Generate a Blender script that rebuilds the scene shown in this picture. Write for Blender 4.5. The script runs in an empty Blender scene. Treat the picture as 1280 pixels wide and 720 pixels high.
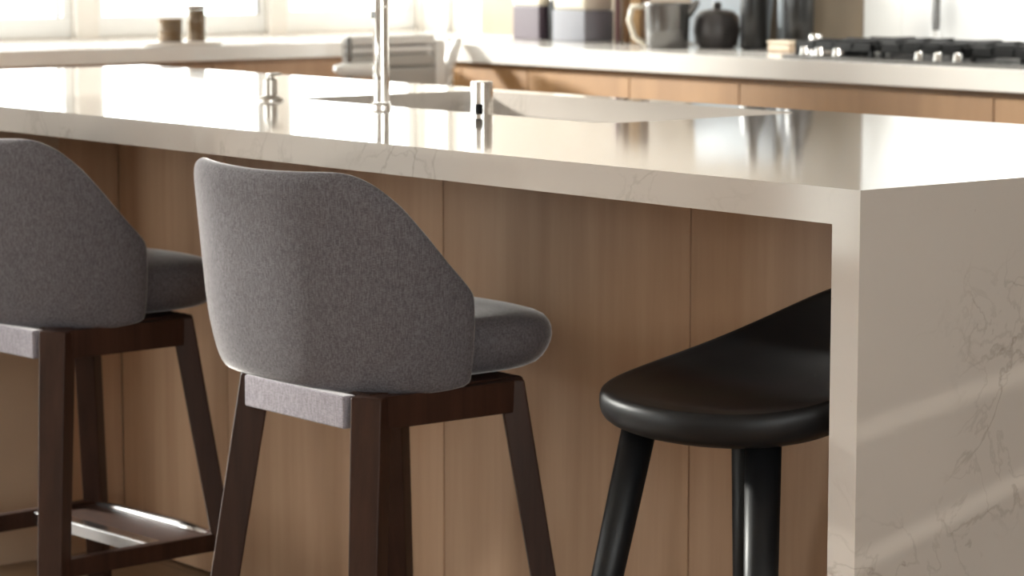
import bpy, bmesh, math, random
from mathutils import Vector, Matrix
from mathutils.geometry import tessellate_polygon
random.seed(4)
C = bpy.context.scene.collection
PI = math.pi

# ------------------------------------------------------------------ materials
def new_mat(name):
    m = bpy.data.materials.new(name); m.use_nodes = True
    nt = m.node_tree
    return m, nt, nt.nodes['Principled BSDF']

def plain(name, col, rough=.5, metal=0, bump=0, bscale=200, coat=0, ior=None):
    m, nt, b = new_mat(name)
    b.inputs['Roughness'].default_value = rough
    b.inputs['Metallic'].default_value = metal
    if ior: b.inputs['IOR'].default_value = ior
    b.inputs['Coat Weight'].default_value = coat
    n = nt.nodes.new('ShaderNodeTexNoise'); n.inputs['Scale'].default_value = 9
    tc = nt.nodes.new('ShaderNodeTexCoord'); nt.links.new(tc.outputs['Object'], n.inputs['Vector'])
    r = nt.nodes.new('ShaderNodeValToRGB')
    r.color_ramp.elements[0].color = (*[c*.94 for c in col], 1); r.color_ramp.elements[1].color = (*[min(1, c*1.05) for c in col], 1)
    nt.links.new(n.outputs['Fac'], r.inputs['Fac']); nt.links.new(r.outputs['Color'], b.inputs['Base Color'])
    if bump:
        n2 = nt.nodes.new('ShaderNodeTexNoise'); n2.inputs['Scale'].default_value = bscale
        bp = nt.nodes.new('ShaderNodeBump'); bp.inputs['Strength'].default_value = bump; bp.inputs['Distance'].default_value = .002
        nt.links.new(tc.outputs['Object'], n2.inputs['Vector']); nt.links.new(n2.outputs['Fac'], bp.inputs['Height'])
        nt.links.new(bp.outputs['Normal'], b.inputs['Normal'])
    return m

def wood(name, c0, c1, scale=(18, 18, .8), rough=.45, bump=.08, ring=2.0):
    m, nt, b = new_mat(name)
    tc = nt.nodes.new('ShaderNodeTexCoord'); mp = nt.nodes.new('ShaderNodeMapping')
    mp.inputs['Scale'].default_value = scale
    oi = nt.nodes.new('ShaderNodeObjectInfo')
    add = nt.nodes.new('ShaderNodeVectorMath'); add.operation = 'ADD'
    mul = nt.nodes.new('ShaderNodeVectorMath'); mul.operation = 'SCALE'; mul.inputs['Scale'].default_value = 13
    cmb = nt.nodes.new('ShaderNodeCombineXYZ')
    nt.links.new(oi.outputs['Random'], cmb.inputs[0]); nt.links.new(oi.outputs['Random'], cmb.inputs[2])
    nt.links.new(cmb.outputs[0], mul.inputs[0])
    nt.links.new(tc.outputs['Object'], add.inputs[0]); nt.links.new(mul.outputs[0], add.inputs[1])
    nt.links.new(add.outputs[0], mp.inputs['Vector'])
    n = nt.nodes.new('ShaderNodeTexNoise'); n.inputs['Scale'].default_value = ring; n.inputs['Detail'].default_value = 8; n.inputs['Roughness'].default_value = .6
    nt.links.new(mp.outputs[0], n.inputs['Vector'])
    r = nt.nodes.new('ShaderNodeValToRGB')
    r.color_ramp.elements[0].position = .3; r.color_ramp.elements[1].position = .7
    r.color_ramp.elements[0].color = (*c0, 1); r.color_ramp.elements[1].color = (*c1, 1)
    nt.links.new(n.outputs['Fac'], r.inputs['Fac'])
    hsv = nt.nodes.new('ShaderNodeHueSaturation')
    mr = nt.nodes.new('ShaderNodeMapRange'); mr.inputs['To Min'].default_value = .9; mr.inputs['To Max'].default_value = 1.1
    nt.links.new(oi.outputs['Random'], mr.inputs['Value']); nt.links.new(mr.outputs[0], hsv.inputs['Value'])
    nt.links.new(r.outputs['Color'], hsv.inputs['Color']); nt.links.new(hsv.outputs['Color'], b.inputs['Base Color'])
    b.inputs['Roughness'].default_value = rough
    bp = nt.nodes.new('ShaderNodeBump'); bp.inputs['Strength'].default_value = bump; bp.inputs['Distance'].default_value = .001
    nt.links.new(n.outputs['Fac'], bp.inputs['Height']); nt.links.new(bp.outputs['Normal'], b.inputs['Normal'])
    return m

def stone(name, base, vein):
    m, nt, b = new_mat(name)
    tc = nt.nodes.new('ShaderNodeTexCoord')
    def noise(scale, detail=4, dist=0, off=(0, 0, 0)):
        mp = nt.nodes.new('ShaderNodeMapping'); mp.inputs['Location'].default_value = off
        nt.links.new(tc.outputs['Object'], mp.inputs['Vector'])
        n = nt.nodes.new('ShaderNodeTexNoise'); n.inputs['Scale'].default_value = scale
        n.inputs['Detail'].default_value = detail; n.inputs['Distortion'].default_value = dist
        nt.links.new(mp.outputs[0], n.inputs['Vector']); return n.outputs['Fac']
    def math_(op, a, v):
        k = nt.nodes.new('ShaderNodeMath'); k.operation = op
        nt.links.new(a, k.inputs[0])
        if isinstance(v, (int, float)): k.inputs[1].default_value = v
        else: nt.links.new(v, k.inputs[1])
        return k.outputs[0]
    def ramp(a, p0, p1):
        k = nt.nodes.new('ShaderNodeMapRange'); k.interpolation_type = 'SMOOTHSTEP'
        k.inputs['From Min'].default_value = p0; k.inputs['From Max'].default_value = p1
        nt.links.new(a, k.inputs['Value']); return k.outputs[0]
    v1 = math_('ABSOLUTE', math_('SUBTRACT', noise(5.5, 7, .7), .5), 0)
    v1 = ramp(v1, .016, 0)
    v2 = math_('ABSOLUTE', math_('SUBTRACT', noise(11, 6, .5, (3, 1, 2)), .5), 0)
    v2 = ramp(v2, .02, 0)
    patch = ramp(noise(2.6, 3, 0, (.35, 0, .6)), .47, .62)
    speck = ramp(noise(55, 2, 0, (5, 0, 0)), .73, .80)
    tot = math_('MULTIPLY', math_('ADD', v1, math_('MULTIPLY', v2, .6)), patch)
    cloud = math_('MULTIPLY', patch, .10)
    tot = math_('ADD', tot, cloud)
    tot = math_('ADD', math_('MULTIPLY', tot, .38), math_('MULTIPLY', speck, .3))
    mx = nt.nodes.new('ShaderNodeMix'); mx.data_type = 'RGBA'
    mx.inputs['A'].default_value = (*base, 1); mx.inputs['B'].default_value = (*vein, 1)
    cl = nt.nodes.new('ShaderNodeClamp'); nt.links.new(tot, cl.inputs['Value'])
    nt.links.new(cl.outputs[0], mx.inputs['Factor'])
    nt.links.new(mx.outputs['Result'], b.inputs['Base Color'])
    b.inputs['Roughness'].default_value = .07
    b.inputs['IOR'].default_value = 1.55
    return m

def fabric(name, c0, c1, sheen=.9):
    m, nt, b = new_mat(name)
    tc = nt.nodes.new('ShaderNodeTexCoord')
    def n_(scale, v):
        mp = nt.nodes.new('ShaderNodeMapping'); mp.inputs['Scale'].default_value = v
        nt.links.new(tc.outputs['Object'], mp.inputs['Vector'])
        n = nt.nodes.new('ShaderNodeTexNoise'); n.inputs['Scale'].default_value = scale; n.inputs['Detail'].default_value = 3
        nt.links.new(mp.outputs[0], n.inputs['Vector']); return n.outputs['Fac']
    a = n_(560, (1, 1, .16)); c = n_(800, (.25, .25, 1.2))
    mx = nt.nodes.new('ShaderNodeMath'); mx.operation = 'ADD'
    nt.links.new(a, mx.inputs[0]); nt.links.new(c, mx.inputs[1])
    h = nt.nodes.new('ShaderNodeMath'); h.operation = 'MULTIPLY'; h.inputs[1].default_value = .5
    nt.links.new(mx.outputs[0], h.inputs[0])
    r = nt.nodes.new('ShaderNodeValToRGB')
    r.color_ramp.elements[0].position = .40; r.color_ramp.elements[1].position = .60
    r.color_ramp.elements[0].color = (*c0, 1); r.color_ramp.elements[1].color = (*c1, 1)
    nt.links.new(h.outputs[0], r.inputs['Fac']); nt.links.new(r.outputs['Color'], b.inputs['Base Color'])
    bp = nt.nodes.new('ShaderNodeBump'); bp.inputs['Strength'].default_value = .5; bp.inputs['Distance'].default_value = .0015
    nt.links.new(h.outputs[0], bp.inputs['Height']); nt.links.new(bp.outputs['Normal'], b.inputs['Normal'])
    b.inputs['Roughness'].default_value = .95
    b.inputs['Specular IOR Level'].default_value = .15
    b.inputs['Sheen Weight'].default_value = sheen; b.inputs['Sheen Roughness'].default_value = .25
    b.inputs['Sheen Tint'].default_value = (1, .97, .95, 1)
    return m

def floor_mat():
    m, nt, b = new_mat('floor_oak')
    tc = nt.nodes.new('ShaderNodeTexCoord')
    br = nt.nodes.new('ShaderNodeTexBrick'); br.inputs['Scale'].default_value = 1
    br.inputs['Brick Width'].default_value = 1.6; br.inputs['Row Height'].default_value = .16
    br.inputs['Mortar Size'].default_value = .002
    br.inputs['Color1'].default_value = (.17, .105, .06, 1); br.inputs['Color2'].default_value = (.23, .145, .085, 1)
    br.inputs['Mortar'].default_value = (.05, .03, .02, 1)
    nt.links.new(tc.outputs['Object'], br.inputs['Vector'])
    mp = nt.nodes.new('ShaderNodeMapping'); mp.inputs['Scale'].default_value = (1, 18, 1)
    n = nt.nodes.new('ShaderNodeTexNoise'); n.inputs['Scale'].default_value = 3; n.inputs['Detail'].default_value = 6
    nt.links.new(tc.outputs['Object'], mp.inputs['Vector']); nt.links.new(mp.outputs[0], n.inputs['Vector'])
    mr = nt.nodes.new('ShaderNodeMapRange'); mr.inputs['To Min'].default_value = .75; mr.inputs['To Max'].default_value = 1.2
    nt.links.new(n.outputs['Fac'], mr.inputs['Value'])
    mx = nt.nodes.new('ShaderNodeVectorMath'); mx.operation = 'SCALE'
    nt.links.new(br.outputs['Color'], mx.inputs[0]); nt.links.new(mr.outputs[0], mx.inputs['Scale'])
    nt.links.new(mx.outputs[0], b.inputs['Base Color']); b.inputs['Roughness'].default_value = .38
    return m

def tile_mat():
    m, nt, b = new_mat('wall_tile')
    tc = nt.nodes.new('ShaderNodeTexCoord'); mp = nt.nodes.new('ShaderNodeMapping'); mp.inputs['Rotation'].default_value = (PI/2, 0, 0)
    nt.links.new(tc.outputs['Object'], mp.inputs['Vector'])
    br = nt.nodes.new('ShaderNodeTexBrick'); br.inputs['Scale'].default_value = 1
    br.inputs['Brick Width'].default_value = .30; br.inputs['Row Height'].default_value = .15; br.inputs['Mortar Size'].default_value = .0015
    br.inputs['Color1'].default_value = (.27, .215, .155, 1); br.inputs['Color2'].default_value = (.30, .24, .175, 1)
    br.inputs['Mortar'].default_value = (.28, .225, .165, 1)
    nt.links.new(mp.outputs[0], br.inputs['Vector']); nt.links.new(br.outputs['Color'], b.inputs['Base Color'])
    b.inputs['Roughness'].default_value = .35
    return m

def glass_pane(name):
    m = bpy.data.materials.new(name); m.use_nodes = True
    nt = m.node_tree; nt.nodes.clear()
    o = nt.nodes.new('ShaderNodeOutputMaterial'); mix = nt.nodes.new('ShaderNodeMixShader')
    t = nt.nodes.new('ShaderNodeBsdfTransparent'); g = nt.nodes.new('ShaderNodeBsdfGlossy'); g.inputs['Roughness'].default_value = .02
    mix.inputs['Fac'].default_value = .06
    t.inputs['Color'].default_value = (.97, .99, .98, 1)
    nt.links.new(t.outputs[0], mix.inputs[1]); nt.links.new(g.outputs[0], mix.inputs[2]); nt.links.new(mix.outputs[0], o.inputs['Surface'])
    return m

M = {}
M['stone'] = stone('veined_quartz', (.55, .497, .452), (.27, .22, .18))
M['plainstone_lit'] = plain('pale_quartz_lit', (.84, .82, .80), .1)  # lightened copy; stands in for light missing on the window worktop front
M['plainstone_dim'] = plain('pale_quartz_dim', (.72, .69, .65), .1)  # darkened copy of the same quartz, offsetting strong light on the range run
M['tanpanel'] = plain('tan_panel', (.50, .365, .26), .4)
M['oak'] = wood('pale_oak', (.43, .265, .165), (.56, .365, .235), (9, 9, .5), .42, .05)
M['oak_warm'] = wood('honey_oak', (.25, .125, .045), (.35, .19, .075), (4, 4, .6), .42, .05)
M['walnut'] = wood('dark_walnut', (.024, .009, .005), (.052, .021, .012), (30, 30, 1.6), .5, .05)
for k_, sp in (('walnut', .28), ('oak', .35)):
    M[k_].node_tree.nodes['Principled BSDF'].inputs['Specular IOR Level'].default_value = sp
M['fabric'] = fabric('taupe_weave', (.088, .080, .086), (.172, .160, .174))
M['fabric_light'] = fabric('lavender_weave', (.23, .21, .235), (.37, .345, .385))
M['black'] = plain('satin_black', (.006, .006, .007), .42)
M['black'].node_tree.nodes['Principled BSDF'].inputs['Specular IOR Level'].default_value = .3
M['chrome'] = plain('chrome', (.86, .84, .81), .08, 1)
M['nickel'] = plain('brushed_nickel', (.50, .47, .43), .28, 1)
M['steel'] = plain('brushed_steel', (.80, .79, .80), .22, 1)
M['darksteel'] = plain('grey_steel', (.17, .165, .16), .25, .8)
M['iron'] = plain('cast_iron', (.010, .010, .010), .75)
M['iron'].node_tree.nodes['Principled BSDF'].inputs['Specular IOR Level'].default_value = .2
M['wall'] = plain('wall_paint', (.80, .75, .69), .8, 0, .05, 150)
M['white'] = plain('white_paint', (.86, .85, .83), .45)
M['enamel'] = plain('white_enamel', (.88, .88, .87), .15)
M['greypanel'] = plain('grey_panel', (.47, .45, .42), .5)
M['tile'] = tile_mat()
M['splash'] = plain('white_glass_splashback', (.88, .89, .88), .12)
M['floor'] = floor_mat()
M['ceiling'] = plain('ceiling_paint', (.85, .84, .82), .9)
M['pane'] = glass_pane('window_glass')
M['jarglass'] = glass_pane('jar_glass')
M['grain'] = plain('brown_grain', (.17, .105, .055), .9, 0, .8, 120)
M['tan'] = plain('pale_tan', (.62, .47, .33), .6)
M['marble'] = plain('pale_board', (.74, .69, .64), .4)
M['purple'] = plain('plum_glaze', (.085, .062, .078), .4)
M['bluegrey'] = plain('blue_grey_glaze', (.26, .26, .29), .4)
M['slate'] = plain('pale_blue_slate', (.42, .47, .52), .35)
M['maroon'] = plain('maroon', (.10, .03, .03), .5)
M['cream'] = plain('cream_glaze', (.72, .66, .55), .4)
M['bwood'] = wood('brown_board', (.10, .05, .015), (.17, .085, .03), (10, 10, 1), .5)
M['twood'] = wood('tan_board', (.45, .28, .13), (.60, .40, .21), (10, 10, 1), .5)
M['charcoal'] = plain('charcoal_glaze', (.05, .045, .045), .35)
M['bottle'] = plain('black_bottle', (.012, .012, .012), .3)
M['hedge'] = plain('hedge_leaves', (.25, .36, .14), .9, 0, 1, 30)
M['lawn'] = plain('pale_paving', (.6, .6, .56), .9)

# ------------------------------------------------------------------ helpers
def obj(name, bm, mat, parent=None, smooth=False, bevel=0, seg=2, sub=0, loc=None):
    bmesh.ops.recalc_face_normals(bm, faces=bm.faces)
    me = bpy.data.meshes.new(name); bm.to_mesh(me); bm.free()
    if smooth:
        for p in me.polygons: p.use_smooth = True
    me.materials.append(mat if not isinstance(mat, str) else M[mat])
    o = bpy.data.objects.new(name, me); C.objects.link(o)
    if parent: o.parent = parent
    if loc: o.location = loc
    if bevel:
        md = o.modifiers.new('bevel', 'BEVEL'); md.width = bevel; md.segments = seg; md.limit_method = 'ANGLE'; md.angle_limit = math.radians(35)
        if not smooth:
            for p in me.polygons: p.use_smooth = True
            w = o.modifiers.new('wn', 'WEIGHTED_NORMAL'); w.keep_sharp = False
    if sub:
        md = o.modifiers.new('sub', 'SUBSURF'); md.levels = sub; md.render_levels = sub
    return o

def box(bm, x0, x1, y0, y1, z0, z1):
    v = [bm.verts.new((x, y, z)) for z in (z0, z1) for x, y in ((x0, y0), (x1, y0), (x1, y1), (x0, y1))]
    for f in ((0, 1, 2, 3), (4, 5, 6, 7), (0, 1, 5, 4), (1, 2, 6, 5), (2, 3, 7, 6), (3, 0, 4, 7)):
        bm.faces.new([v[i] for i in f])
    return v

def B(*a):
    bm = bmesh.new(); box(bm, *a); return bm

def Bs(*boxes):
    bm = bmesh.new()
    for a in boxes: box(bm, *a)
    return bm

def lathe(prof, n=32, bm=None, c=(0, 0), cap=True):
    bm = bm or bmesh.new(); rings = []
    for r, z in prof:
        rings.append([bm.verts.new((c[0]+r*math.cos(2*PI*i/n), c[1]+r*math.sin(2*PI*i/n), z)) for i in range(n)])
    for a, b in zip(rings, rings[1:]):
        for i in range(n): bm.faces.new((a[i], a[(i+1) % n], b[(i+1) % n], b[i]))
    if cap:
        bm.faces.new(rings[0]); bm.faces.new(rings[-1])
    return bm

def tube(pts, rad, n=14, bm=None, cap=True):
    bm = bm or bmesh.new(); rings = []
    pts = [Vector(p) for p in pts]
    rads = rad if isinstance(rad, (list, tuple)) else [rad]*len(pts)
    up = None
    for i, p in enumerate(pts):
        t = ((pts[min(i+1, len(pts)-1)] - p).normalized() + (p - pts[max(i-1, 0)]).normalized())
        t = t.normalized() if t.length > 1e-9 else Vector((0, 0, 1))
        if up is None:
            up = Vector((0, 0, 1)) if abs(t.z) < .9 else Vector((1, 0, 0))
        a = (up - t*up.dot(t)).normalized(); up = a; b = t.cross(a)
        rings.append([bm.verts.new(p + (a*math.cos(2*PI*k/n) + b*math.sin(2*PI*k/n))*rads[i]) for k in range(n)])
    for r0, r1 in zip(rings, rings[1:]):
        for k in range(n): bm.faces.new((r0[k], r0[(k+1) % n], r1[(k+1) % n], r1[k]))
    if cap:
        bm.faces.new(rings[0]); bm.faces.new(rings[-1])
    return bm

def taper_post(p0, p1, s0, s1, ang=0):
    """square post from p0 (bottom) to p1 (top), half sizes s0/s1, rotated about z, level ends"""
    bm = bmesh.new(); rings = []
    for p, s in ((p0, s0), (p1, s1)):
        sx, sy = s if isinstance(s, tuple) else (s, s)
        r = []
        for dx, dy in ((-1, -1), (1, -1), (1, 1), (-1, 1)):
            x, y = dx*sx, dy*sy
            r.append(bm.verts.new((p[0] + x*math.cos(ang) - y*math.sin(ang), p[1] + x*math.sin(ang) + y*math.cos(ang), p[2])))
        rings.append(r)
    for k in range(4): bm.faces.new((rings[0][k], rings[0][(k+1) % 4], rings[1][(k+1) % 4], rings[1][k]))
    bm.faces.new(rings[0]); bm.faces.new(rings[1])
    return bm

def rrect(x0, x1, y0, y1, r, n=6):
    pts = []
    for cx, cy, a in ((x1-r, y0+r, -90), (x1-r, y1-r, 0), (x0+r, y1-r, 90), (x0+r, y0+r, 180)):
        for k in range(n+1):
            t = math.radians(a + 90*k/n); pts.append((cx + r*math.cos(t), cy + r*math.sin(t)))
    return pts

def plate_with_holes(outer, holes, z0, z1, bm=None):
    bm = bm or bmesh.new()
    loops = [outer] + holes
    tess = tessellate_polygon([[Vector((x, y, 0)) for x, y in l] for l in loops])
    flat = [p for l in loops for p in l]
    lo = [bm.verts.new((x, y, z0)) for x, y in flat]; hi = [bm.verts.new((x, y, z1)) for x, y in flat]
    for t in tess:
        try:
            bm.faces.new([lo[i] for i in t]); bm.faces.new([hi[i] for i in t])
        except ValueError: pass
    k = 0
    for l in loops:
        n = len(l)
        for i in range(n):
            a, b = k+i, k+(i+1) % n
            bm.faces.new((lo[a], lo[b], hi[b], hi[a]))
        k += n
    return bm

def tag(o, label, cat, group=None):
    o['label'] = label; o['category'] = cat
    if group: o['group'] = group
    return o

def thing(name, label, cat, loc=(0, 0, 0), rz=0, group=None):
    o = bpy.data.objects.new(name, None); C.objects.link(o)
    o.location = loc; o.rotation_euler = (0, 0, rz)
    return tag(o, label, cat, group)

def struct(name, bm, mat, parent=None, **k):
    o = obj(name, bm, mat, parent, **k)
    if not parent: o['kind'] = 'structure'
    return o

def copy_tree(o, parent=None):
    c = o.copy(); C.objects.link(c); c.parent = parent
    for ch in list(o.children): copy_tree(ch, c)
    return c

# ------------------------------------------------------------------ room shell
XL, XR, YB, YF, H = -5.2, 3.6, 3.2, -4.6, 2.7
struct('floor', B(XL-.2, XR+.2, YF-.2, YB+.2, -.1, 0), 'floor')
struct('ceiling', B(XL-.2, XR+.2, YF-.2, YB+.2, H, H+.1), 'ceiling')

def wall_x(name, x0, x1, y0, y1, holes, mat='wall'):
    """wall in the YZ plane with rectangular holes (y0,y1,z0,z1)"""
    holes = sorted(holes); bm = bmesh.new(); y = y0
    for a, b, c, d in holes:
        if a > y: box(bm, x0, x1, y, a, 0, H)
        box(bm, x0, x1, a, b, 0, c); box(bm, x0, x1, a, b, d, H); y = b
    if y < y1: box(bm, x0, x1, y, y1, 0, H)
    return struct(name, bm, mat)

def wall_y(name, y0, y1, x0, x1, holes, mat='wall'):
    holes = sorted(holes); bm = bmesh.new(); x = x0
    for a, b, c, d in holes:
        if a > x: box(bm, x, a, y0, y1, 0, H)
        if c > 0: box(bm, a, b, y0, y1, 0, c)
        box(bm, a, b, y0, y1, d, H); x = b
    if x < x1: box(bm, x, x1, y0, y1, 0, H)
    return struct(name, bm, mat)

wL = [(-3.9, -1.62, .92, 2.12), (-.52, 1.85, .92, 1.98), (1.93, 2.62, .92, 2.4), (2.64, 3.19, .92, 2.4)]  # spans and heads out of view are shaped for where sun falls
wL[2] = (1.93, 2.575, .92, 2.4)
wL += [(-1.36, -1.12, .92, 2.12), (-1.02, -.66, .92, 1.36)]  # extra openings out of view, added to steer the sun
wF = [(-4.9, -3.2, .05, 2.35)]
wR = [(-4.3, -1.2, .6, 2.4), (-.05, .85, 1.3, 2.05)]  # unseen openings, put in for light on the waterfall end
wall_x('wall_left', XL-.15, XL, YF, YB, wL)
wall_y('wall_back', YB, YB+.15, XL-.15, XR+.15, [], 'wall')
wall_y('wall_front', YF-.15, YF, XL-.15, XR+.15, wF)
wall_x('wall_right', XR, XR+.15, YF, YB, wR)

def portal(cx, cy, cz, w, h, direction):
    l = bpy.data.lights.new('portal', 'AREA'); l.shape = 'RECTANGLE'; l.size = w; l.size_y = h
    l.cycles.is_portal = True
    o = bpy.data.objects.new('daylight_portal', l); C.objects.link(o); o.location = (cx, cy, cz)
    o.rotation_euler = Vector(direction).to_track_quat('-Z', 'Y').to_euler()

def window_x(n, x0, x1, hole, divs=1, rail=.055, latch=None, inward=1):
    y0, y1, z0, z1 = hole
    xm = (x0+x1)/2
    bm = bmesh.new()
    t = rail
    fx0, fx1 = xm-.035, xm+.045
    box(bm, fx0, fx1, y0, y1, z0, z0+t+.01); box(bm, fx0, fx1, y0, y1, z1-t, z1)
    box(bm, fx0, fx1, y0, y0+t*.6, z0+t+.01, z1-t); box(bm, fx0, fx1, y1-t*.6, y1, z0+t+.01, z1-t)
    for k in range(1, divs):
        ym = y0 + (y1-y0)*k/divs; box(bm, fx0, fx1, ym-.025, ym+.025, z0+t+.01, z1-t)
    w = struct('window_%d' % n, bm, 'white', bevel=.004)
    obj('glass_pane', B(xm-.003, xm+.003, y0+t*.6, y1-t*.6, z0+t+.01, z1-t), 'pane', w)
    return w

w1 = window_x(1, XL-.15, XL, wL[1], 2)
obj('sash_gasket', B(XL-.028, XL-.016, 1.79, 1.799, .985, 2.35), 'darksteel', w1)
w2 = window_x(2, XL-.15, XL, wL[2], 1)
obj('window_latch', Bs((XL-.072, XL-.03, 2.19, 2.235, 1.008, 1.02)), 'darksteel', w2, bevel=.003)
obj('window_latch', Bs((XL-.072, XL-.03, 2.28, 2.33, 1.030, 1.042)), 'darksteel', w2, bevel=.003)
obj('sash_gasket', B(XL-.028, XL-.018, 2.535, 2.541, .985, 2.35), 'darksteel', w2)
w3 = window_x(3, XL-.15, XL, wL[3], 1, .062)
w4 = window_x(4, XL-.15, XL, wL[0], 3)
window_x(8, XL-.15, XL, wL[4], 1, .03)  # narrow opening added so sun reaches the stool backs
window_x(9, XL-.15, XL, wL[5], 1, .03)  # low opening added to put sun on the footrest
w6 = window_x(6, XR, XR+.15, wR[0], 3)  # unseen window added as soft light for the waterfall end
for (a, b, c, d) in wL: portal(XL-.16, (a+b)/2, (c+d)/2, b-a, d-c, (1, 0, 0))
# unseen raked boards added on the right; two gaps shape the waterfall light bands
bm = bmesh.new()
def raked(z0, m0, z1, m1):
    xs = (XR+.06, XR+.075); ya, yb = -.05, .85
    v = []
    for x in xs:
        v.append([bm.verts.new((x, y, min(2.05, max(1.3, z)))) for y, z in ((ya, z0+m0*ya), (yb, z0+m0*yb), (yb, z1+m1*yb), (ya, z1+m1*ya))])
    bm.faces.new(v[0]); bm.faces.new(v[1])
    for k in range(4): bm.faces.new((v[0][k], v[0][(k+1) % 4], v[1][(k+1) % 4], v[1][k]))
raked(1.0, 0, 1.601-.010, .22); raked(1.601+.010, .22, 1.768-.009, .15); raked(1.768+.009, .15, 2.3, 0)
w7 = struct('window_7', bm, 'white')
for (a, b, c, d) in wR[:1]: portal(XR+.16, (a+b)/2, (c+d)/2, b-a, d-c, (-1, 0, 0))
for (a, b, c, d) in wF: portal((a+b)/2, YF-.16, (c+d)/2, b-a, d-c, (0, 1, 0))
# unseen glazed doors behind the camera, added to light the front faces
bm = bmesh.new(); a, b, c, d = wF[0]; ym = YF-.075
box(bm, a, b, ym-.03, ym+.03, 0, .09); box(bm, a, b, ym-.03, ym+.03, d-.07, d)
for k in range(5):
    x = a + (b-a)*k/4; box(bm, max(a, x-.035), min(b, x+.035), ym-.03, ym+.03, .09, d-.07)
w5 = struct('window_5', bm, 'white', bevel=.004)
obj('glass_pane', B(a+.03, b-.03, ym-.003, ym+.003, .09, d-.07), 'pane', w5)

# splashback finish on the range wall
struct('trim_1', B(-4.86, -3.095, YB-.012, YB, .915, 2.4), 'tile')
struct('trim_2', B(-3.09, -1.7, YB-.016, YB, .915, 2.4), 'splash', bevel=.002)
struct('trim_3', B(-5.10, -5.04, YB-.02, YB, .915, 2.5), 'white', bevel=.003)
struct('trim_4', B(-1.695, -.595, YB-.012, YB, .915, 2.4), 'tile')

# outside
tag(obj('garden_paving', B(-16, XL-.2, -12, 12, -.3, -.2), 'lawn'), 'pale paving outside the kitchen windows', 'paving')
bpy.data.objects['garden_paving']['kind'] = 'structure'

# ------------------------------------------------------------------ worktops
TH = .0457
Z1 = .915; Z0 = Z1-TH; Z0R = Z1-.055
hole = rrect(-2.11, -1.15, .57, 1.035, .045, 6)
bm = bmesh.new()
out = [(-3.545, 0), (-.048, 0), (0, 0), (0, 1.1), (-.048, 1.1), (-3.545, 1.1)]
plate_with_holes([(-3.545, 0), (0, 0), (0, 1.1), (-3.545, 1.1)], [hole], Z0, Z1, bm)
box(bm, -.048, 0, 0, 1.1, 0, Z0+.0001)
o = obj('island_worktop', bm, 'stone')
bmesh_tmp = None
# weld the waterfall leg to the top and soften the arrises
tag(o, 'veined cream stone island worktop with waterfall end and sink cut-out', 'worktop')

bm = bmesh.new()
box(bm, XL, -4.55, -.25, YB, Z0, Z1)
tag(obj('window_worktop', bm, 'plainstone_lit', bevel=.002), 'pale stone worktop running under the windows', 'worktop')
bm = bmesh.new()
box(bm, -4.549, -.595, 2.6, YB-.001, Z0R, Z1)
tag(obj('range_worktop', bm, 'plainstone_dim', bevel=.002), 'pale stone worktop along the back wall carrying the gas hob', 'worktop')

# ------------------------------------------------------------------ island cabinetry
isl = thing('kitchen_island', 'pale oak panelled kitchen island base under the waterfall worktop', 'kitchen island')
PY = .345
edges = [-2.388, -1.996, -1.312, -.69, -.05]
for a, b in zip(edges, edges[1:]):
    obj('oak_panel', B(a+.0015, b-.0015, PY, PY+.02, .004, Z0-.001), 'oak', isl, bevel=.0012)
obj('carcass', Bs((-2.388, -.05, PY+.022, PY+.03, .004, Z0-.001), (-2.388, -.05, 1.04, 1.06, .08, Z0-.001),
                  (-2.388, -.05, PY+.03, 1.04, .08, .1), (-2.388, -.05, PY+.1, 1.0, .0, .08)), 'oak', isl)
obj('toe_board', B(-2.388, -.05, 1.0, 1.015, 0, .08), 'walnut', isl)
ec = thing('end_cabinet', 'full depth end cabinet of the island left of the stools', 'cabinet')
obj('carcass', B(-3.5, -2.40, .03, 1.06, 0.0, Z0-.001), 'oak', ec, bevel=.001)
obj('side_panel', B(-2.40, -2.3895, .213, PY-.001, 0, Z0-.001), 'oak', ec)
obj('end_panel', Bs((-3.545, -2.3895, .0, .03, 0, Z0-.001), (-2.40, -2.3895, .03, .212, 0, Z0-.001)), 'tanpanel', ec)['label'] = 'smooth tan panel at the front edge'

# sink
sk = thing('kitchen_sink', 'white undermounted sink basin sunk into the island worktop', 'sink')
bm = bmesh.new()
o1 = rrect(-2.125, -1.135, .555, 1.037, .05, 6); i1 = rrect(-2.112, -1.148, .568, 1.0365, .045, 6)
i2 = rrect(-2.10, -1.16, .58, 1.025, .05, 6)
rz = [(o1, Z0-.001), (o1, .66), (rrect(-2.09, -1.17, .59, 1.01, .05, 6), .655)]
def loopv(l, z): return [bm.verts.new((x, y, z)) for x, y in l]
L = [loopv(o1, Z0-.001), loopv(i1, Z0-.001), loopv(i2, .70), loopv(rrect(-2.07, -1.19, .61, .995, .05, 6), .675)]
Lo = [L[0], loopv(o1, .66)]
def bridge(a, b):
    n = len(a)
    for i in range(n): bm.faces.new((a[i], a[(i+1) % n], b[(i+1) % n], b[i]))
bridge(L[0], L[1]); bridge(L[1], L[2]); bridge(L[2], L[3]); bm.faces.new(L[3]); bridge(Lo[0], Lo[1]); bm.faces.new(Lo[1])
obj('basin', bm, 'enamel', sk)
obj('drain', lathe([(.045, .676), (.045, .679), (.03, .679), (.028, .677)], 24, None, (-1.63, .80)), 'chrome', sk)

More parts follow.
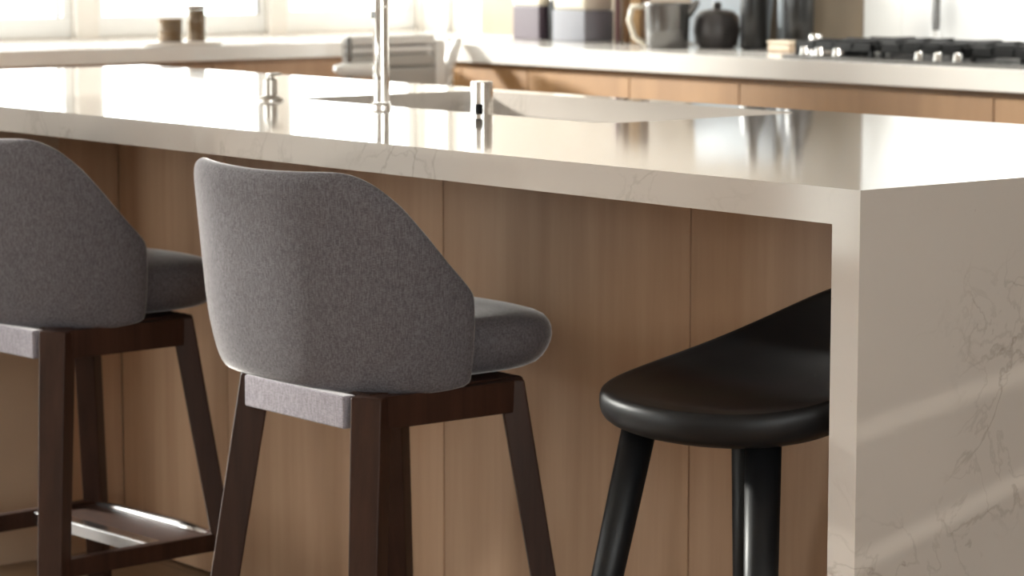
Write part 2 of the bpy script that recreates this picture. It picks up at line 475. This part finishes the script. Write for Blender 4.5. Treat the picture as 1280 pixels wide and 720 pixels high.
# faucet
fx, fy = -1.752, .535
fa = thing('kitchen_faucet', 'tall polished nickel faucet standing behind the sink cut-out edge', 'faucet', (fx, fy, Z1))
obj('base_ring', lathe([(.0185, 0), (.0185, .004), (.0175, .008), (.0165, .010)], 32), 'chrome', fa, smooth=False)
obj('body', lathe([(.0152, .0105), (.0155, .07), (.0155, .075), (.0148, .0755), (.0148, .185), (.0155, .187), (.0155, .20), (.0128, .203)], 32), 'chrome', fa)
arc = [(0, 0, .203), (0, 0, .36)] + [(0, .105-.105*math.cos(t), .36+.105*math.sin(t)) for t in [PI*k/14 for k in range(1, 15)]] + [(0, .21, .30)]
obj('spout', tube(arc, .0122, 18), 'chrome', fa, smooth=True)
obj('spray_head', lathe([(.015, .20), (.017, .21), (.016, .29), (.0125, .30)], 28, None, (0, .21)), 'chrome', fa, smooth=True)
obj('lever', tube([(.008, -.010, .055), (.012, -.016, .066), (.012, -.018, .20)], [.005, .0045, .003], 12), 'chrome', fa, smooth=True)
obj('neck_clip', Bs((-.006, .006, -.0175, -.0135, .165, .178)), 'darksteel', fa, bevel=.001)

so = thing('soap_dispenser', 'brushed nickel soap dispenser pump on a round flange left of the faucet', 'soap dispenser', (-2.07, .50, Z1))
obj('flange', lathe([(.026, 0), (.026, .003), (.017, .009), (.014, .010)], 28), 'nickel', so)
obj('body', lathe([(.0135, .010), (.0135, .040), (.011, .042), (.008, .043), (.008, .048)], 28), 'nickel', so)
obj('pump_head', Bs((-.010, .010, -.006, .022, .048, .053)), 'nickel', so, bevel=.002)

ac = thing('air_gap_cap', 'short polished chrome air gap cylinder at the right of the faucet', 'air gap', (-1.442, .53, Z1))
obj('sleeve', lathe([(.0195, 0), (.0195, .059), (.018, .061)], 36), 'chrome', ac)
obj('vent_slot', B(.006, .0165, -.0198, -.0105, .004, .022), 'iron', ac)

# ------------------------------------------------------------------ upholstered stool
def make_stool():
    t = thing('bar_stool', '', 'bar stool')
    # backrest shell
    bm = bmesh.new(); NP, NV = 30, 7
    a0, b0, yc = .250, .180, .000
    zb = .553
    def ztop(d):
        pts = [(0, .884), (36, .889), (46, .884), (58, .864), (69, .832), (79, .790), (87, .745), (93, .700)]
        for (x0, z0), (x1, z1) in zip(pts, pts[1:]):
            if d <= x1: return z0 + (z1-z0)*(d-x0)/(x1-x0)
        return pts[-1][1]
    def zbot(d):
        return zb + (.0 if d < 84 else .008*(d-84)/9)
    grid = []
    for i in range(NP+1):
        ph = -93 + 186*i/NP; d = abs(ph); r = math.radians(ph)
        zt, z0 = ztop(d), zbot(d); col = []
        for j in range(NV+1):
            v = j/NV; z = z0 + (zt-z0)*v; h = max(0, (z-zb)/.315)
            e = .72
            s = .93 + .07*min(1, h*3.2)**.6 + .055*h
            x = -.066 + a0*s*math.copysign(abs(math.sin(r))**e, math.sin(r))
            y = yc - b0*s*math.copysign(abs(math.cos(r))**e, math.cos(r)) - .018*h
            col.append(bm.verts.new((x, y, z)))
        grid.append(col)
    for i in range(NP):
        for j in range(NV): bm.faces.new((grid[i][j], grid[i+1][j], grid[i+1][j+1], grid[i][j+1]))
    o = obj('backrest', bm, 'fabric', t, smooth=True)
    md = o.modifiers.new('solid', 'SOLIDIFY'); md.thickness = .034; md.offset = 0; md.use_even_offset = True
    md = o.modifiers.new('sub', 'SUBSURF'); md.levels = 2; md.render_levels = 2
    # cushion
    bm = bmesh.new(); n = 40
    prof = [(.0, .560), (.80, .560), (.90, .568), (.965, .587), (1.0, .611), (.975, .632), (.92, .645), (.7, .655), (.35, .661), (0, .663)]
    rings = []
    for s, z in prof:
        if s == 0: rings.append([bm.verts.new((-.045, .055, z))]); continue
        ring = []
        for k in range(n):
            a = 2*PI*k/n; c, q = math.cos(a), math.sin(a); e = .62
            ax, ay = (.198, .216)
            ring.append(bm.verts.new((-.045 + ax*s*math.copysign(abs(c)**e, c), .055 + ay*s*math.copysign(abs(q)**e, q), z)))
        rings.append(ring)
    for r0, r1 in zip(rings, rings[1:]):
        for k in range(n):
            if len(r0) == 1: bm.faces.new((r0[0], r1[k], r1[(k+1) % n]))
            elif len(r1) == 1: bm.faces.new((r0[k], r0[(k+1) % n], r1[0]))
            else: bm.faces.new((r0[k], r0[(k+1) % n], r1[(k+1) % n], r1[k]))
    obj('seat', bm, 'fabric', t, smooth=True, sub=1)
    # legs
    for sx in (-1, 1):
        for sy in (-1, 1):
            ty = -.148 if sy < 0 else .112
            top = (sx*.153, ty, .558); bot = (sx*.219, ty+sy*.066, 0)
            ang = math.radians(34 if sx*sy < 0 else 56)
            obj('leg', taper_post(bot, top, (.0215, .0215) if sy < 0 else (.018, .018), (.0245, .0245) if sy < 0 else (.0205, .0205), ang), 'walnut', t, bevel=.003)
    A = .163
    obj('seat_base', B(-.150, .150, -.150, .125, .530, .559), 'walnut', t)
    obj('apron', B(A-.012, A+.010, -.140, .112, .508, .557), 'walnut', t, bevel=.002)
    obj('apron', B(-A-.010, -A+.012, -.140, .112, .508, .557), 'walnut', t, bevel=.002)
    obj('apron', B(-.140, .140, A-.040, A-.018, .508, .557), 'walnut', t, bevel=.002)
    obj('rear_apron', B(-.136, .130, -A-.020, -A+.004, .508, .557), 'fabric_light', t, bevel=.003)['label'] = 'pale lavender fabric covered rear apron'
    # stretchers and footrest
    L = .150 + .066*(.558-.155)/.558
    for s in (-1, 1):
        obj('stretcher', B(s*L-.011, s*L+.011, -L+.012, L-.040, .135, .167), 'walnut', t, bevel=.002)
    f = obj('footrest', B(-L+.012, L-.012, .015, .160, .138, .160), 'walnut', t, bevel=.004)
    obj('metal_strip', Bs((-L+.014, L-.014, .009, .014, .142, .164), (-L+.014, L-.014, .014, .042, .1605, .164)), 'steel', f, bevel=.001)['label'] = 'bright metal edge strip'
    bm = tube([(-L+.02, .148, .161), (-L+.10, .145, .163), (L-.10, .145, .163), (L-.02, .148, .161)], [.004, .011, .013, .007], 14)
    obj('metal_bead', bm, 'steel', f, smooth=True)
    return t

S2 = make_stool(); S2.location = (-1.018, .022, 0)
S2['label'] = 'grey-brown fabric bar stool with dark wood legs, nearest one in the middle'
S2['group'] = 'upholstered stools along the island'
S1 = copy_tree(S2); S1.location = (-1.922, -.012, 0); S1.rotation_euler = (0, 0, math.radians(4))
S1['label'] = 'taupe fabric bar stool with dark wood legs at the left edge, its footrest in view'

# ------------------------------------------------------------------ black stool
bs = thing('black_stool', 'matt black moulded stool with low back tucked beside the waterfall end', 'bar stool', (-.306, .106, 0))
bm = bmesh.new(); n = 48; psb = 1.325
def seat_z(r, ps):
    c = (1 + math.cos(ps-psb))/2
    return .603 + .017*r*r + .152*(c**2.64)*(r**3.1)
def rad(ps):
    return .213 - .014*math.cos(2*(ps-psb))
tops, bots = [], []
rr = [.2, .4, .55, .68, .8, .9, .97, 1.0]
bm_c = bm.verts.new((0, 0, seat_z(0, 0)))
bm_d = bm.verts.new((0, 0, .535))
for r in rr:
    tr = []; br_ = []
    for k in range(n):
        ps = 2*PI*k/n; q = r*rad(ps)
        z = seat_z(r, ps)
        rim = 0 if r < .9 else (-.004 if r < 1 else -.016)
        tr.append(bm.verts.new((q*math.cos(ps), q*math.sin(ps), z+rim)))
        th = .050 if r < .8 else (.050 if r < .95 else (.044 if r < 1 else .028))
        lift = seat_z(r, ps)
        zz = max(.535, lift-th) if r < .62 else lift-th
        br_.append(bm.verts.new((q*math.cos(ps)*(1 if r < 1 else .995), q*math.sin(ps)*(1 if r < 1 else .995), zz - (.006 if r == 1 else 0))))
    tops.append(tr); bots.append(br_)
for R_, c_ in ((tops, bm_c), (bots, bm_d)):
    for k in range(n): bm.faces.new((c_, R_[0][k], R_[0][(k+1) % n]))
    for a, b in zip(R_, R_[1:]):
        for k in range(n): bm.faces.new((a[k], a[(k+1) % n], b[(k+1) % n], b[k]))
for k in range(n): bm.faces.new((tops[-1][k], tops[-1][(k+1) % n], bots[-1][(k+1) % n], bots[-1][k]))
obj('seat', bm, 'black', bs, smooth=True, sub=1)
for sx in (-1, 1):
    for sy in (-1, 1):
        p1 = Vector((sx*.120, .012+sy*.100, .575)); p0 = Vector((sx*.203, .012+sy*.185, 0))
        obj('leg', tube([p0, p0.lerp(p1, .5), p1], [.019, .022, .0245], 20), 'black', bs, smooth=True)
obj('stretcher', tube([(-.172, -.148, .17), (.172, -.148, .17)], .010, 12), 'black', bs, smooth=True)
obj('stretcher', tube([(-.172, .172, .17), (.172, .172, .17)], .010, 12), 'black', bs, smooth=True)

# ------------------------------------------------------------------ range wall cabinets
def base_unit(x0, x1, label, drawers):
    u = thing('base_cabinet', label, 'cabinet', ((x0+x1)/2, 2.62, 0), 0, 'base cabinets under the range worktop')
    w = (x1-x0)/2
    obj('carcass', B(-w+.0005, w-.0005, .022, .56, .1, Z0R-.001), 'oak_warm', u)
    obj('plinth', B(-w+.0005, w-.0005, .07, .09, 0, .1), 'walnut', u)
    if drawers:
        for za, zb_ in ((.105, .385), (.389, .668), (.672, .846)):
            obj('drawer_front', B(-w+.002, w-.002, 0, .021, za, zb_), 'oak_warm', u, bevel=.001)
    else:
        obj('door', B(-w+.002, -.0015, 0, .021, .105, .846), 'oak_warm', u, bevel=.001)
        obj('door', B(.0015, w-.002, 0, .021, .105, .846), 'oak_warm', u, bevel=.001)
base_unit(-4.545, -3.905, 'honey oak base cabinet at the inner corner behind the air gap cap', False)
base_unit(-3.905, -3.45, 'narrow honey oak drawer cabinet under the wooden boards', True)
base_unit(-3.45, -3.0, 'narrow honey oak drawer cabinet under the black bottles', True)
base_unit(-3.0, -2.10, 'wide honey oak drawer cabinet under the gas hob', True)
base_unit(-2.10, -1.35, 'honey oak cabinet at the far right edge under the range worktop', False)
base_unit(-1.35, -.6, 'honey oak cabinet beyond the right edge under the range worktop', True)

wi = 0
for y0, y1, lb in ((1.95, 2.598, 'oak cabinet under the window worktop next to the white chair'),
                   (1.30, 1.95, 'oak cabinet under the window worktop below the two jars'),
                   (.55, 1.30, 'oak cabinet under the window worktop by the left window post'),
                   (-.25, .55, 'oak cabinet under the window worktop at the left edge')):
    u = thing('window_cabinet', lb, 'cabinet', (-4.57, (y0+y1)/2, 0), 0, 'cabinets under the windows')
    w = (y1-y0)/2
    obj('carcass', B(-.6, -.022, -w+.0005, w-.0005, .1, Z0-.001), 'oak', u)
    obj('plinth', B(-.09, -.07, -w+.0005, w-.0005, 0, .1), 'walnut', u)
    obj('door', B(-.021, 0, -w+.002, w-.002, .105, .858), 'oak', u, bevel=.001)

# ------------------------------------------------------------------ white chair in the corner
wc = thing('high_chair', 'white slatted high chair with a grey panel standing in the kitchen corner', 'high chair', (-4.2, 2.33, 0))
def wb(name, *a, mat='white', bevel=.006, lab=None):
    o = obj(name, B(*a), mat, wc, bevel=bevel, seg=3)
    if lab: o['label'] = lab
    return o
wb('rear_post', -.025, .015, .165, .20, 0, .93)
wb('rear_post', .012, .024, -.165, -.150, .45, .945, mat='darksteel', bevel=.003, lab='thin dark grey upright')
wb('leg', -.02, .015, -.185, -.15, 0, .47)
wb('back_rail', -.02, .01, -.15, .165, .918, .946)
wb('back_slat', -.018, .004, -.15, .165, .893, .913, )
wb('back_rail', -.02, .006, -.15, .165, .853, .889, mat='greypanel', lab='grey lower rail')
wb('back_panel', -.03, -.022, -.15, .165, .835, .94, mat='greypanel', lab='pale grey backing')
wb('side_panel', -.01, .012, -.02, .165, .50, .848, mat='greypanel', bevel=.004, lab='grey panel framed in white')
obj('tray', tube([(.03, -.215, .855), (.03, -.19, .85), (.03, -.06, .847), (.03, -.04, .845)], [.010, .020, .022, .021], 16), 'white', wc, smooth=True)
wb('seat', -.02, .30, -.18, .19, .46, .50)
obj('brace', tube([(.0, .20, .80), (.0, .235, .88), (.0, .26, .93)], [.016, .018, .012], 12), 'white', wc, smooth=True)
obj('brace', tube([(.0, .20, .70), (.0, .215, .80), (.0, .225, .84)], [.018, .020, .012], 12), 'white', wc, smooth=True)
wb('leg', .27, .30, -.18, -.15, 0, .46)
wb('leg', .27, .30, .16, .19, 0, .46)

# ------------------------------------------------------------------ things on the range worktop
zt = Z1
def on(name, label, cat, x, y, group=None, rz=0): return thing(name, label, cat, (x, y, zt), rz, group)
c1 = on('storage_box', 'dark plum box with a cream top against the tiled wall', 'storage box', -4.375, 3.05)
obj('body', B(-.066, .066, -.06, .06, 0, .105), 'purple', c1, bevel=.004)
obj('lid', Bs((-.066, .066, -.06, .06, .1055, .135)), 'cream', c1, bevel=.006)
c2 = on('tall_caddy', 'narrow near-black bottle with a brown neck between two boxes', 'bottle', -4.275, 3.04)
obj('body', lathe([(.030, 0), (.033, .006), (.033, .10), (.026, .13), (.014, .15), (.013, .19)], 28), 'bottle', c2, smooth=True)
obj('cap', lathe([(.015, .1905), (.015, .215), (.012, .218)], 20), 'bwood', c2)
c2.name = 'dark_bottle'
c3 = on('storage_box', 'blue-grey box with a tall cream lid beside the wooden boards', 'storage box', -4.165, 3.05)
obj('body', B(-.078, .078, -.06, .06, 0, .095), 'bluegrey', c3, bevel=.004)
obj('lid', B(-.076, .076, -.058, .058, .0955, .19), 'cream', c3, bevel=.01)
def leaning(name, label, x, y, w, h, t, mat, lean=.10, cat='chopping board', group=None):
    bm = bmesh.new(); pts = rrect(-w/2, w/2, 0, h, min(.02, w*.4), 4)
    lo = [bm.verts.new((px, -t/2, pz)) for px, pz in pts]; hi = [bm.verts.new((px, t/2, pz)) for px, pz in pts]
    bm.faces.new(lo); bm.faces.new(hi); k = len(pts)
    for i in range(k): bm.faces.new((lo[i], lo[(i+1) % k], hi[(i+1) % k], hi[i]))
    o = obj(name, bm, mat, bevel=.002)
    o.location = (x, y, zt+.002); o.rotation_euler = (-lean, 0, 0)
    return tag(o, label, cat, group)
b1 = obj('chopping_board', B(-.007, .007, -.06, .06, 0, .30), 'maroon', bevel=.004); b1.location = (-4.045, 3.05, zt); b1.rotation_euler.z = math.radians(51.5)
b1.location = (-4.030, 3.075, zt)
tag(b1, 'maroon board on edge right of the blue-grey box', 'chopping board', 'boards standing on edge')
for x, w_, m_, lb, y in ((-4.004, .026, 'bwood', 'dark brown board on edge left of the tan board', 3.085),
                      (-3.965, .036, 'twood', 'pale tan wooden board on edge between two dark ones', 3.09),
                      (-3.925, .026, 'bwood', 'dark brown board on edge beside the steel jug', 3.095)):
    b = obj('chopping_board', B(-w_*.42, w_*.42, -.06, .06, 0, .32), m_, bevel=.004); b.location = (x, y, zt); b.rotation_euler.z = math.radians(51.5)
    tag(b, lb, 'chopping board', 'boards standing on edge')

jg = on('steel_jug', 'brushed steel jug with a pale handle and spout at its lip', 'jug', -3.545, 2.84)
jg.location = (-3.560, 2.86, zt)
obj('body', lathe([(.056, 0), (.062, .004), (.064, .06), (.066, .125), (.068, .130), (.063, .130), (.061, .06), (.057, .008)], 40), 'darksteel', jg, smooth=True)
obj('spout', tube([(.05, .03, .10), (.067, .042, .122), (.078, .05, .136)], [.018, .013, .007], 14), 'darksteel', jg, smooth=True)
obj('handle', tube([(-.050, -.035, .120), (-.085, -.06, .118), (-.092, -.065, .08), (-.080, -.055, .03), (-.052, -.035, .008)], .0085, 12), 'cream', jg, smooth=True)
pt = on('round_pot', 'round charcoal pot standing close behind the steel jug', 'pot', -3.485, 2.985)
obj('body', lathe([(.050, 0), (.062, .01), (.068, .05), (.064, .09), (.05, .105), (.02, .112)], 36), 'charcoal', pt, smooth=True)
obj('knob', lathe([(.010, .1125), (.014, .12), (.012, .13), (.004, .133)], 20), 'charcoal', pt, smooth=True)
leaning('serving_slab', 'large pale blue-grey slab leaning on the tiled wall behind the pot', -3.60, 3.135, .34, .34, .014, 'slate', .12, 'serving slab')
fr = obj('serving_board', B(-.010, .010, -.07, .07, 0, .30), 'bwood', bevel=.004); fr.location = (-3.455, 3.08, zt); fr.rotation_euler = (0, .06, math.radians(51.5))
tag(fr, 'thin reddish brown board edge left of the black bottles', 'serving board')
fr.location.z = zt+.001
def bottle(x, y, r, label, mat='bottle'):
    t = on('oil_bottle', label, 'bottle', x, y, 'dark bottles by the hob')
    obj('body', lathe([(r*.86, 0), (r, .008), (r, .19), (r*.7, .235), (r*.35, .26), (r*.33, .31)], 32), mat, t, smooth=True)
    obj('stopper', lathe([(r*.38, .3105), (r*.38, .33), (r*.2, .334)], 20), 'steel', t, smooth=True)
bottle(-3.335, 2.99, .039, 'black bottle standing just right of the brown board edge')
bottle(-3.300, 3.095, .034, 'slim pale blue-grey bottle between two black bottles', 'slate')
bottle(-3.190, 3.03, .041, 'black bottle nearest the gas hob')
M['tan'] = plain('muted_tan', (.40, .30, .21), .6); M['cap_tan'] = plain('cap_tan', (.46, .38, .28), .6)
bs2 = on('salt_cellar', 'small beige lidded salt cellar beside the black bottles', 'salt cellar', -3.13, 2.92)
obj('body', B(-.045, .045, -.03, .03, 0, .022), 'tan', bs2, bevel=.006)
obj('lid', B(-.046, .046, -.031, .031, .0225, .032), 'cap_tan', bs2, bevel=.004)
pm = on('pepper_mill', 'short bright metal shaker at the left end of the hob', 'shaker', -2.955, 2.86)
obj('body', lathe([(.017, 0), (.018, .003), (.018, .035), (.016, .037)], 28), 'chrome', pm)
obj('cap', lathe([(.0165, .0375), (.0175, .040), (.0165, .052), (.010, .057)], 28), 'chrome', pm, smooth=True)
pm.name = 'salt_shaker'

# white canister on the wall side behind the hob
wk = on('white_canister', 'square white canister with a slim grey handle behind the gas hob', 'canister', -2.845, 3.16)
obj('body', B(-.06, .055, -.022, .022, 0, .20), 'enamel', wk, bevel=.008)
obj('handle', Bs((.056, .072, -.018, -.003, .065, .155)), 'darksteel', wk, bevel=.003)

# gas hob
hb = thing('gas_hob', 'black gas hob with iron pan supports on the range worktop', 'hob', (-2.42, 2.9, zt))
obj('hob_plate', B(-.46, .46, -.245, .215, .0005, .008), 'darksteel', hb, bevel=.003)
for cx, cy, r in ((-.31, .08, .045), (-.31, -.11, .036), (0, .0, .06), (.31, .08, .036), (.31, -.11, .045)):
    bn = obj('burner', lathe([(r, .0085), (r, .018), (r*.8, .022), (r*.8, .028), (r*.7, .031)], 28, None, (cx, cy)), 'iron', hb)
    obj('burner_ring', lathe([(r*.55, .0315), (r*.55, .034), (r*.3, .035)], 20, None, (cx, cy)), 'steel', bn)
for gx in (-.31, 0, .31):
    bm = bmesh.new(); w, y0, y1 = .142, -.20, .185
    za, zb2 = .022, .044
    box(bm, gx-w, gx+w, y0, y0+.010, za, zb2); box(bm, gx-w, gx+w, y1-.010, y1, za, zb2)
    box(bm, gx-w, gx-w+.010, y0, y1, za, zb2); box(bm, gx+w-.010, gx+w, y0, y1, za, zb2)
    for q in (-.105, .0, .09): box(bm, gx-w, gx+w, q-.006, q+.006, za, zb2+.005)
    for q in (-.07, .07): box(bm, gx+q-.006, gx+q+.006, y0, y1, za+.006, zb2+.005)
    box(bm, gx-.005, gx+.005, y0, y1, za, zb2+.004)
    for q in (-1, 1):
        for y in (y0+.006, y1-.006): box(bm, gx+q*(w-.006)-.006, gx+q*(w-.006)+.006, y-.006, y+.006, .008, za)
    obj('pan_support', bm, 'iron', hb, bevel=.002)
for kx, ky in ((-.40, -.215), (-.335, -.225), (-.27, -.225), (.02, -.225), (.085, -.225), (.15, -.225)):
    obj('knob', lathe([(.013, .0085), (.013, .012), (.0105, .014), (.0095, .028), (.007, .030)], 20, None, (kx, ky)), 'chrome', hb, smooth=True)

# range hood above, out of view; its lamp is added to brighten the splashback
hd = thing('range_hood', 'steel range hood above the gas hob', 'range hood', (-2.32, 2.92, 1.62))
obj('canopy', Bs((-.5, .5, -.25, .26, 0, .08)), 'steel', hd, bevel=.004)
obj('chimney', B(-.16, .16, -.02, .26, .0805, 1.07), 'steel', hd, bevel=.003)
l = bpy.data.lights.new('added_hood_lamp', 'AREA'); l.shape = 'RECTANGLE'; l.size = .8; l.size_y = .12; l.energy = 14; l.color = (1, .98, .94)
lo = bpy.data.objects.new('added_hood_lamp', l); C.objects.link(lo); lo.location = (-2.32, 2.98, 1.612); lo.rotation_euler = (.25, 0, 0)

# jars on a board on the window worktop
jb = obj('serving_board', lathe([(.10, 0), (.105, .003), (.105, .009), (.10, .012)], 40), 'marble', bevel=.001)
jb.scale = (.46, 1.3, 1); jb.location = (-4.68, 1.83, zt)
jb.location = (-4.600, 1.865, zt)
bm = bmesh.new()
tag(jb, 'pale oval board on the window worktop under the two jars', 'serving board')
def jar(x, y, r, h, label):
    t = thing('storage_jar', label, 'jar', (x, y, zt+.012), 0, 'brown jars on the window worktop')
    obj('contents', lathe([(r-.003, .001), (r-.003, h*.89)], 28), 'grain', t)
    obj('glass', lathe([(r, 0), (r, h*.88), (r*.92, h*.9)], 28), 'jarglass', t, smooth=True)
    obj('lid', lathe([(r*.95, h*.905), (r*.95, h), (r*.9, h+.002)], 28), 'grain', t)
jar(-4.598, 1.822, .037, .066, 'shorter brown jar on the pale board by the window')
jar(-4.598, 1.912, .029, .104, 'taller brown jar on the pale board by the window')

# ------------------------------------------------------------------ camera
cam = bpy.data.cameras.new('camera'); co = bpy.data.objects.new('camera', cam); C.objects.link(co)
yaw, pit = .6728, .1261
F = Vector((-math.cos(yaw)*math.cos(pit), math.sin(yaw)*math.cos(pit), -math.sin(pit)))
co.location = (2.3637, -2.4347, 1.22); co.rotation_euler = F.to_track_quat('-Z', 'Y').to_euler()
cam.sensor_width = 36; cam.lens = 3413/1280*36; cam.clip_start = .05; cam.clip_end = 100
cam.dof.use_dof = True; cam.dof.focus_distance = 3.5; cam.dof.aperture_fstop = 8.5
bpy.context.scene.camera = co

# ------------------------------------------------------------------ light
w = bpy.data.worlds.new('daylight'); bpy.context.scene.world = w; w.use_nodes = True
bg = w.node_tree.nodes['Background']; bg.inputs['Color'].default_value = (.985, .985, .985, 1); bg.inputs['Strength'].default_value = 7.4

sun = bpy.data.lights.new('sun', 'SUN'); sun.energy = 17; sun.angle = math.radians(4); sun.color = (1, .95, .90)
so_ = bpy.data.objects.new('sun', sun); C.objects.link(so_); so_.location = (-9, -6, 5)
so_.rotation_euler = Vector((.95, .26, -.27)).to_track_quat('-Z', 'Y').to_euler()

s2 = bpy.data.lights.new('added_band_sun', 'SUN'); s2.energy = .9; s2.angle = math.radians(.45); s2.color = (1, .96, .86)  # second sun, added only for the light bands on the waterfall end
s2o = bpy.data.objects.new('added_band_sun', s2); C.objects.link(s2o); s2o.location = (9, 0, 4)
s2o.rotation_euler = Vector((-.95, 0, -.30)).to_track_quat('-Z', 'Y').to_euler()

sc = bpy.context.scene
sc.view_settings.view_transform = 'Standard'; sc.view_settings.look = 'None'
sc.view_settings.gamma = 1; sc.view_settings.use_curve_mapping = False
sc.view_settings.exposure = 0
sc.cycles.use_denoising = True
sc.cycles.max_bounces = 10; sc.cycles.diffuse_bounces = 5; sc.cycles.caustics_reflective = False; sc.cycles.caustics_refractive = False
sc.cycles.transparent_max_bounces = 12
